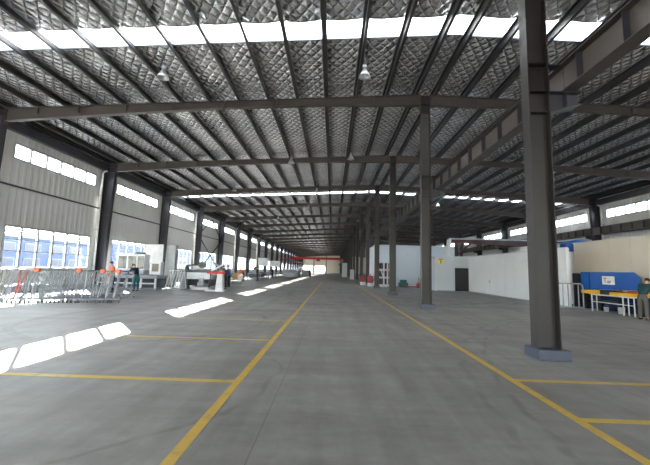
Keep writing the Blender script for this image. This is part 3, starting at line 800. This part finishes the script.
for lab, x, s, z, mt in (('light cardboard box on the small trolley, bigger of two', -7.42, .30, .42, 'cardboard'), ('beige cardboard box on the small trolley, smaller of two', -7.02, .22, .30, 'beige_panel')):
    m = MB().box(x - s / 1.7, x + s / 1.7, 26.05, 26.5, .742, .742 + z); o = m.obj('cardboard_box', mt); tag(o, lab, 'box')

# ------------------------------------------------------------------ workbenches and stock farther along the left wall
def bench(x, y, L, lab, top='machine_grey', extra=None):
    r = thing('workbench', lab, 'workbench', (x, y, 0))
    MB().box(-.9, .9, 0, L, .82, .92).obj('bench_top', top, r, bevel=.01)
    for yy in (.08, L - .08):
        for xx in (-.82, .82): MB().box(xx - .05, xx + .05, yy - .05, yy + .05, 0, .82).obj('leg', 'grey_metal', r)
    MB().box(-.82, .82, .1, L - .1, .25, .29).obj('shelf', 'grey_metal', r)
    MB().box(.84, .9, .1, L - .1, .52, .60).obj('front_rail', 'galvanised', r)
    if extra: extra(r, L)
    return r
def saw(r, L):
    MB().box(-.4, .3, .6, 1.5, .92, 1.35).obj('saw_body', 'machine_grey', r, bevel=.02); MB().tube([(-.1, .7, 1.55), (-.1, 1.2, 1.55)], .22, 14).obj('blade_guard', 'machine_dark', r)
    MB().bar((.0, 1.0, 1.3), (.5, 1.0, 1.75), .06).obj('saw_arm', 'white_paint', r)
def rails(r, L):
    for i in range(6): MB().box(-.85 + i * .3, -.79 + i * .3, .1, L - .1, .92, .98).obj('stop_rail', 'galvanised', r)
bench(-9.6, 28.6, 4.6, 'grey workbench with a saw, just beyond the red-topped pedestal', extra=saw)
bench(-11.2, 34.2, 5.0, 'low grey bench with rails beyond the bench with the saw', extra=rails)
bench(-10.3, 45.0, 6.0, 'grey workbench under the distant whiteboard on the left', extra=saw)
bench(-10.8, 60.0, 8.0, 'far grey workbench with rails along the left side', extra=rails)
for x, y, w_, lab in ((-10.55, 45.6, 1.5, 'small blank white board over the benches, nearer of two'), (-11.6, 61.0, 1.9, 'small blank white board over the benches, farther of two')):
    r = thing('display_board', lab, 'board', (x, y + (6.2 if y < 50 else 8.0), 0)); MB().box(-w_ / 2, w_ / 2, -.03, .03, 1.95, 3.15).obj('panel', 'white_paint', r)
    for s in (-1, 1): MB().box(s * w_ * .42 - .03, s * w_ * .42 + .03, .03, .09, 0, 3.15).obj('post', 'grey_metal', r)
def pile(x, y, L, w_, rows, mat, lab):
    r = thing('profile_stack', lab, 'stack', (x, y, 0))
    for yy in (.4, L / 2, L - .4): MB().box(-w_ / 2, w_ / 2, yy - .05, yy + .05, 0, .12).obj('bearer', 'cardboard', r)
    for j in range(rows):
        for i in range(4):
            c = -w_ / 2 + (i + .5) * w_ / 4; MB().box(c - w_ / 8 + .01, c + w_ / 8 - .01, .02 * ((i + j) % 3), L - .03 * ((i * j) % 2), .12 + j * .17, .12 + j * .17 + .155).obj('bundle', mat, r)
pile(-12.1, 52.4, 5.5, 1.3, 5, 'machine_dark', 'dark stack of bundled profiles beyond the second bench with a saw')
pile(-7.6, 61.5, 6.0, 1.6, 3, 'white_paint', 'low pale stack of wrapped bundles beside the aisle, far left')
pile(-8.2, 72.0, 6.0, 1.8, 8, 'machine_grey', 'high grey stack of bundles behind the low pale stack')
pile(-6.2, 80.0, 6.0, 1.8, 9, 'galvanised', 'silvery stack of bundles near the walking person')
pile(-11.2, 84.0, 8.0, 2.2, 8, 'machine_grey', 'distant grey stack of bundles close to the left wall')
r = thing('parked_car', 'tiny dark car parked outside the open far doorway', 'car', (-6.2, YE + 10, -.21))
MB().prism([(-.9, .2), (.9, .2), (.9, .85), (.7, 1.4), (-.7, 1.4), (-.9, .85)], 'y', -2.1, 2.1).obj('car_body', 'dark_blue', r)
for s in (-1, 1):
    for y in (-1.3, 1.3): MB().tube([(s * .92, y, .33), (s * .70, y, .33)], .33, 14).obj('wheel', 'black_rubber', r)

# ------------------------------------------------------------------ white panel booth on the right
BX, BY0, BY1, BH = 12.10, 17.85, 30.55, 3.02
r = thing('panel_booth', 'large white panel booth with a dark doorway and yellow sign, right of the columns', 'booth')
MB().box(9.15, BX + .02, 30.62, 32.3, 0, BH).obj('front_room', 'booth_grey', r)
MB().box(BX + .02, 16.5, 20.2, 32.3, 0, BH - .02).obj('long_room', 'booth_white', r)
xs = [9.15, 10.05, 10.84]
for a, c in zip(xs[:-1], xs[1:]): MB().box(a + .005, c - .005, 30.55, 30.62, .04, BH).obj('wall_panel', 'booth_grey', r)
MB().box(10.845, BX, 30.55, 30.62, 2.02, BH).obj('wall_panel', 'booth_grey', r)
d = MB().box(10.86, 11.98, 30.60, 30.625, .02, 2.02).obj('doorway', 'dark_glass_and_opening', r)  # dark panel stands in for the unlit interior behind the open door
MB().box(10.83, 10.88, 30.53, 30.63, 0, 2.05).box(11.98, 12.05, 30.53, 30.63, 0, 2.05).box(10.88, 11.98, 30.53, 30.63, 2.0, 2.05).obj('door_frame', 'black_metal', d)
ys = [17.85, 19.4, 20.6, 21.8, 23.0, 24.2, 25.4, 26.4, 27.3, 28.5, 29.6, 30.55]
for a, c in zip(ys[:-1], ys[1:]): MB().box(BX - .06 if a > 20 else BX - .06, BX + (.02 if a > 19.9 else .10), a + .012, c - .012, .05, BH).obj('wall_panel', 'booth_white', r)
dd = MB().box(BX - .075, BX - .06, 26.45, 27.25, .08, 2.05).obj('door', 'booth_white', r); MB().box(BX - .11, BX - .075, 26.52, 26.56, .95, 1.1).obj('door_handle', 'grey_metal', dd)
MB().box(9.12, 9.20, 30.52, 30.60, 0, BH + .03).box(BX - .08, BX + .0, 30.5, 30.56, 0, BH + .03).obj('corner_post', 'white_paint', r)
MB().box(9.12, BX, 30.53, 30.62, BH, BH + .05).box(BX - .08, BX + .06, BY0, 30.55, BH, BH + .05).obj('top_trim', 'white_paint', r)
MB().box(9.12, 10.83, 30.53, 30.56, 0, .06).box(BX - .075, BX - .04, BY0, 30.5, 0, .06).obj('floor_trim', 'grey_metal', r)
s = MB().box(9.38, 9.82, 30.535, 30.55, 2.36, 2.82).obj('warning_sign', 'sign_yellow', r)
m = MB().box(9.42, 9.78, 30.528, 30.535, 2.70, 2.79).prism([(9.56, 2.42), (9.64, 2.42), (9.66, 2.66), (9.54, 2.66)], 'y', 30.528, 30.535); m.obj('sign_print', 'machine_dark', s)
r = thing('roof_unit', 'small white box unit sitting on the booth roof edge', 'unit', (12.5, 21.9, BH + .03))
MB().box(-.38, .4, -.4, .4, 0, .32).obj('casing', 'booth_white', r, bevel=.01); MB().box(-.2, .2, -.42, -.4, .06, .26).obj('grille', 'grey_metal', r)
r = thing('roof_duct', 'grey duct box on the near end of the booth roof', 'duct', (13.1, 20.75, BH - .02))
MB().box(-.45, .3, -.4, .4, 0, .48).obj('duct_body', 'grey_metal', r, bevel=.02); MB().tube([(.0, 0, .48), (.0, 0, .62), (.25, .1, .7)], .12, 12).obj('elbow', 'galvanised', r)
m = MB().prism([(13.75, BH - .019), (16.3, BH - .019), (16.3, 3.55), (15.9, 3.66), (14.4, 3.72), (13.75, 3.52)], 'y', 20.4, 21.2)
tag(m.obj('tarpaulin_bundle', 'tarp_blue', bevel=.05), 'blue tarpaulin bundle lying on the booth roof', 'tarpaulin')

# beige panel room behind the blue machine
r = thing('panel_room', 'tall plain beige panel room behind the blue machine', 'booth')
MB().box(14.06, 19.0, 7.5, 20.1, 0, 3.45).obj('shell', 'beige_panel', r)
for i in range(10): a = 7.5 + i * 1.26; MB().box(14.0, 14.06, a + .006, a + 1.254, .04, 3.45).obj('wall_panel', 'beige_panel', r)
MB().box(13.98, 14.12, 7.5, 20.12, 3.45, 3.50).obj('top_trim', 'beige_panel', r)

# gantry behind the booth
r = thing('gantry_frame', 'dark red gantry frame with a pale blue top rail behind the white booth', 'gantry', (0, 33.4, 0))
MB().hexa([(11.5, -.2, 4.58), (22.3, -.2, 4.12), (22.3, .2, 4.12), (11.5, .2, 4.58), (11.5, -.2, 4.84), (22.3, -.2, 4.84), (22.3, .2, 4.84), (11.5, .2, 4.84)]).obj('bridge_girder', 'maroon_paint', r)
MB().box(11.3, 22.5, -.12, .12, 4.84, 4.98).obj('top_rail', 'sky_blue_paint', r)
MB().bar((11.35, -.3, 4.86), (10.65, -.7, .05), .16, .12).obj('sloping_leg', 'white_paint', r); MB().bar((11.35, .3, 4.86), (10.65, .7, .05), .16, .12).obj('sloping_leg', 'white_paint', r)
for x in (12.05, 21.8): MB().box(x - .15, x + .15, -.15, .15, 0, 4.6).obj('post', 'maroon_paint', r)
MB().bar((12.05, 0, 3.3), (13.4, 0, 4.5), .12).obj('knee_brace', 'maroon_paint', r)

# ------------------------------------------------------------------ blue machine in front of the beige room
r = thing('glass_machine', 'long blue hooded machine with a yellow band beneath, right edge of the hall', 'machine')
hf = [(14.34, 1.06), (17.72, .95), (17.72, 1.81), (14.66, 1.81), (14.36, 1.58)]
hm = MB(); hm.v = [(12.62, y, z) for y, z in hf] + [(12.98, y + (.36 if y < 15 else 0), z) for y, z in hf]
hm.f = [(4, 3, 2, 1, 0), (5, 6, 7, 8, 9)] + [(i, (i + 1) % 5, 5 + (i + 1) % 5, 5 + i) for i in range(5)]
hood = hm.obj('hood', 'blue_paint', r, bevel=.02)
MB().box(12.605, 12.62, 17.1, 17.14, 1.0, 1.78).obj('hood_seam', 'dark_blue', hood)
MB().box(12.56, 13.6, 16.62, 17.15, .74, .94).obj('yellow_panel', 'yellow_paint', r); MB().box(12.62, 13.6, 17.15, 17.75, .76, .93).obj('yellow_panel', 'yellow_paint', r)
MB().box(12.7, 13.6, 15.85, 16.62, .70, .96).obj('dark_gap_cover', 'black_metal', r)
MB().hexa([(12.52, 14.25, .78), (13.3, 14.25, .82), (13.3, 15.85, .82), (12.52, 15.85, .72), (12.52, 14.25, .92), (13.3, 14.25, .98), (13.3, 15.85, .98), (12.52, 15.85, .90)]).obj('yellow_tray', 'yellow_paint', r, bevel=.01)
MB().box(12.75, 13.5, 17.74, 18.5, 0, 1.74).obj('end_frame', 'black_metal', r)
MB().box(12.95, 13.7, 14.4, 17.7, .05, .72).obj('lower_body', 'dark_blue', r)
for y in (14.5, 15.6, 16.7, 17.6): MB().box(12.72, 12.86, y - .07, y + .07, 0, .74).obj('leg', 'black_metal', r)
MB().box(12.72, 12.9, 14.4, 17.7, .40, .48).obj('side_rail', 'black_metal', r)
pl = MB().box(12.598, 12.62, 15.62, 16.32, 1.24, 1.62).obj('name_plate', 'sign_white', r, bevel=.006)
def text(s_, size, loc, mat, par, name):
    cu = bpy.data.curves.new(name, 'FONT'); cu.body = s_; cu.size = size; cu.extrude = .002; cu.materials.append(M[mat])
    t_ = bpy.data.objects.new(name, cu); me = bpy.data.meshes.new_from_object(t_); bpy.data.objects.remove(t_); me.materials.clear(); me.materials.append(M[mat]); o = bpy.data.objects.new(name, me); COL.objects.link(o); o.parent = par; o.location = loc; o.rotation_euler = (R(90), 0, R(-90)); return o
text('T', .36, (12.594, 16.25, 1.30), 'sign_red', pl, 'letter')
text('air', .22, (12.594, 16.02, 1.31), 'hair', pl, 'lettering')
for i, (y, mt, lab) in enumerate(((15.35, 'red_paint', 'red packet lying on the yellow tray, left of the white one'), (15.1, 'white_paint', 'white packet lying on the yellow tray, between two red ones'), (14.85, 'sign_red', 'dull red packet lying on the yellow tray, nearest the person'))):
    tag(MB().box(12.58, 12.86, y - .10, y + .10, .965, 1.01).obj('packet', mt), lab, 'packet')
o = MB().box(12.90, 13.2, 14.45, 14.85, .985, 1.0).obj('paper_sheet', 'sign_white'); tag(o, 'white paper sheet under the right end of the blue hood', 'paper')
r = thing('tube_table', 'white tubular table frame standing in front of the blue machine', 'table', (12.22, 0, 0))
for y in (16.5, 14.78, 14.25): MB().tube([(0, y, 0), (0, y, .76)], .026, 8).obj('leg', 'white_paint', r)
for y in (16.5, 14.78): MB().tube([(.22, y, 0), (.22, y, .76)], .022, 8).obj('leg', 'white_paint', r)
MB().tube([(0, 14.25, .76), (0, 16.5, .76)], .026, 8).tube([(.22, 14.25, .76), (.22, 16.5, .76)], .02, 8).obj('top_rail', 'white_paint', r)
MB().tube([(0, 14.25, .44), (0, 16.5, .44)], .02, 8).obj('middle_rail', 'white_paint', r)
for y in (16.5, 15.6, 14.78): MB().tube([(0, y, .76), (.22, y, .76)], .018, 8).obj('cross_rail', 'white_paint', r)
for (x, y, s, lab) in ((12.62, 16.2, .10, 'small white bucket under the tube table, left one'), (12.6, 15.35, .14, 'white bucket under the tube table, right and larger one')):
    r = thing('bucket', lab, 'bucket', (x, y, 0)); MB().lathe([(0, .0), (s * .8, 0), (s, s * 2.0), (s * 1.06, s * 2.05), (s * .93, s * 2.0), (s * .74, .02), (0, .02)], 0, 0, 18).obj('pail', 'white_paint', r, smooth=True)
    MB().tube([(-s, 0, s * 1.9), (-s * .8, -.01, s * 2.7), (0, -.02, s * 3.1), (s * .8, -.01, s * 2.7), (s, 0, s * 1.9)], .006, 6).obj('handle', 'grey_metal', r)
r = thing('tube_rack', 'grey tubular rack with upright bars beside the nearest column', 'rack', (0, 17.2, 0))
MB().tube([(11.05, 0, 1.22), (12.2, 0, 1.22), (12.3, 0, 1.14), (12.33, 0, 1.0), (12.33, 0, .0)], .03, 8).obj('outer_tube', 'galvanised', r)
for x in (11.08, 11.35, 11.6, 11.85, 12.1): MB().tube([(x, 0, .06), (x, 0, 1.22)], .024, 8).obj('upright', 'galvanised', r)
MB().tube([(11.05, 0, .08), (12.33, 0, .08)], .026, 8).obj('bottom_rail', 'galvanised', r)
for x in (11.08, 12.33): MB().tube([(x, -.35, .025), (x, .35, .025)], .025, 8).obj('foot', 'galvanised', r)

# ------------------------------------------------------------------ white room and things behind the second column
r = thing('panel_room', 'big pale blue-white panel room beyond the second and third columns', 'booth')
MB().box(4.62, 14.0, 38.06, 48, 0, 4.42).obj('shell', 'room_blue_white', r)
for i in range(6): a = 4.62 + i * 1.2; MB().box(a + .004, a + 1.196, 38.0, 38.06, .04, 4.42).obj('wall_panel', 'room_blue_white', r)
MB().box(4.56, 14.0, 37.97, 38.1, 4.42, 4.52).obj('top_trim', 'white_paint', r); MB().box(4.56, 4.72, 37.96, 38.08, 0, 4.5).obj('corner_post', 'white_paint', r)
r = thing('crate_rack', 'white framed rack of black crates against the pale blue-white room', 'rack', (0, 37.2, 0))
for x in (4.62, 5.93, 6.55): MB().box(x - .06, x + .06, -.35, .4, 0, 2.75).obj('post', 'white_paint', r)
for z in (.10, .92, 1.75, 2.62): MB().box(4.55, 6.62, -.36, .4, z, z + .10).obj('shelf', 'white_paint', r)
nm3 = ['bottom', 'middle', 'top']; nmx = ['left', 'middle', 'right']
for j, z in enumerate((.20, 1.02, 1.85)):
    for i, x in enumerate((4.70, 5.275, 6.02)):
        w_ = .56 if i < 2 else .42
        c = thing('crate', 'black crate on the %s shelf of the white rack, %s of three' % (nm3[j], nmx[i]), 'crate', (x + w_ / 2, 37.2, z + .001), group='black crates on the white rack')
        MB().box(-w_ / 2, w_ / 2, -.32, .36, 0, .62).obj('body', 'black_metal', c, bevel=.02); MB().box(-w_ / 2, w_ / 2, -.345, -.32, .56, .62).obj('rim', 'machine_dark', c)
r = thing('column_stand', 'white pillar stand with a round foot in front of the crate rack', 'stand', (5.42, 36.2, 0))
MB().lathe([(0, 0), (.42, 0), (.42, .08), (.12, .20), (.07, .24), (0, .24)], 0, 0, 20).obj('foot', 'white_paint', r)
MB().tube([(0, 0, .22), (0, 0, 1.5), (0, 0, 2.5)], [.09, .07, .10], 14).obj('pillar', 'white_paint', r); MB().bar((0, 0, .9), (-.32, 0, 1.75), .10).obj('side_arm', 'white_paint', r)
def green(x, y, h, w_, lab):
    r = thing('green_motor_unit', lab, 'machine', (x, y, 0)); MB().box(-w_ / 2, w_ / 2, -.3, .3, .08, h * .6).obj('body', 'green_machine', r, bevel=.04)
    MB().tube([(-w_ * .35, 0, h * .72), (w_ * .35, 0, h * .72)], h * .26, 14).obj('motor', 'green_machine', r); MB().box(-w_ / 2, w_ / 2, -.35, .35, 0, .08).obj('skid', 'black_metal', r)
green(7.45, 36.2, .78, .95, 'dark green motor unit on the floor before the pale room, left one'); green(9.3, 35.7, .95, .62, 'dark green motor unit before the pale room, taller right one')
r = thing('pallet_jack', 'red pallet jack lying between the two green motor units', 'pallet jack', (8.15, 35.3, 0))
for y in (-.2, .2): MB().box(-.55, .55, y - .07, y + .07, .07, .15).obj('fork', 'red_paint', r)
MB().box(.5, .66, -.25, .25, .05, .45).obj('head', 'red_paint', r); MB().bar((.6, 0, .4), (.72, 0, 1.15), .05).obj('tiller', 'red_paint', r)
for y in (-.2, .2): MB().tube([(.58, y - .04, .07), (.58, y + .04, .07)], .07, 12).obj('wheel', 'black_rubber', r)
for i, (x, y, lab) in enumerate(((3.45, 38.6, 'dull red barrel machine with a white foot beside the pale room, left of two'), (4.0, 36.0, 'dull red barrel machine with a white foot beside the pale room, right of two'))):
    r = thing('red_barrel_machine', lab, 'machine', (x, y, 0)); MB().lathe([(0, 0), (.3, 0), (.32, .3), (.28, .36), (0, .36)], 0, 0, 18).obj('foot', 'white_paint', r)
    MB().lathe([(0, .36), (.28, .36), (.31, .6), (.31, .95), (.24, 1.08), (0, 1.12)], 0, 0, 18).obj('barrel', 'dull_red', r, smooth=True)
    MB().tube([(0, .0, 1.1), (0, 0, 1.3)], .05, 8).obj('cap', 'machine_dark', r); MB().tube([(.3, 0, .5), (.42, 0, .9), (.3, 0, 1.1)], .03, 8).obj('handle', 'black_rubber', r)
for x, y, w_, h, lab in ((2.75, 77, 1.15, 3.25, 'tall white panel standing beside the far central columns'), (3.45, 60, .7, 1.75, 'short pale panel standing beside a central column')):
    r = thing('standing_panel', lab, 'panel', (x, y, 0)); MB().box(-w_ / 2, w_ / 2, -.04, .04, .06, h).obj('sheet', 'white_paint', r)
    for s in (-1, 1): MB().box(s * w_ * .38 - .04, s * w_ * .38 + .04, -.3, .3, 0, .06).obj('foot', 'grey_metal', r)


# ------------------------------------------------------------------ camera
f_px, pit, yaw, rol = 340.44, R(6.2746), R(1.3874), R(1.4745)
fw = Vector((-math.sin(yaw) * math.cos(pit), math.cos(yaw) * math.cos(pit), math.sin(pit)))
r0 = Vector((math.cos(yaw), math.sin(yaw), 0)); u0 = r0.cross(fw)
rr = math.cos(rol) * r0 + math.sin(rol) * u0; uu = -math.sin(rol) * r0 + math.cos(rol) * u0
cam = bpy.data.cameras.new('camera'); cam.sensor_fit = 'HORIZONTAL'; cam.sensor_width = 36; cam.lens = f_px * 36 / 650; cam.clip_end = 600; cam.clip_start = .05
co = bpy.data.objects.new('camera', cam); COL.objects.link(co)
co.matrix_world = Matrix(((rr.x, uu.x, -fw.x, 0), (rr.y, uu.y, -fw.y, 0), (rr.z, uu.z, -fw.z, CAMH), (0, 0, 0, 1)))
scene.camera = co

# ------------------------------------------------------------------ light
SUN_DIR = Vector((1.56, -1.92, -1)).normalized()
sl = bpy.data.lights.new('sun', 'SUN'); sl.energy = 12; sl.angle = R(.35); sl.color = (1, .93, .82)
so = bpy.data.objects.new('sun', sl); COL.objects.link(so); so.rotation_euler = SUN_DIR.to_track_quat('-Z', 'Y').to_euler(); so.location = (-40, 20, 30)
w = bpy.data.worlds.new('World'); scene.world = w; w.use_nodes = True; nt = w.node_tree; bg = nt.nodes['Background']
sk = nt.nodes.new('ShaderNodeTexSky'); sk.sky_type = 'NISHITA'; sk.sun_disc = False; sk.sun_elevation = R(22); sk.sun_rotation = R(-39); sk.air_density = 1.0; sk.dust_density = .25; sk.ozone_density = 1.0
hs = nt.nodes.new('ShaderNodeHueSaturation'); hs.inputs['Saturation'].default_value = .45; nt.links.new(sk.outputs[0], hs.inputs['Color']); nt.links.new(hs.outputs[0], bg.inputs[0]); bg.inputs[1].default_value = .42
scene.view_settings.view_transform = 'Standard'; scene.view_settings.look = 'None'; scene.view_settings.gamma = 1; scene.view_settings.use_curve_mapping = False
scene.view_settings.exposure = 2.9
scene.cycles.use_denoising = True; scene.cycles.max_bounces = 10; scene.cycles.diffuse_bounces = 6; scene.cycles.glossy_bounces = 5; scene.cycles.transparent_max_bounces = 16
scene.cycles.sample_clamp_indirect = 20; scene.cycles.caustics_reflective = True
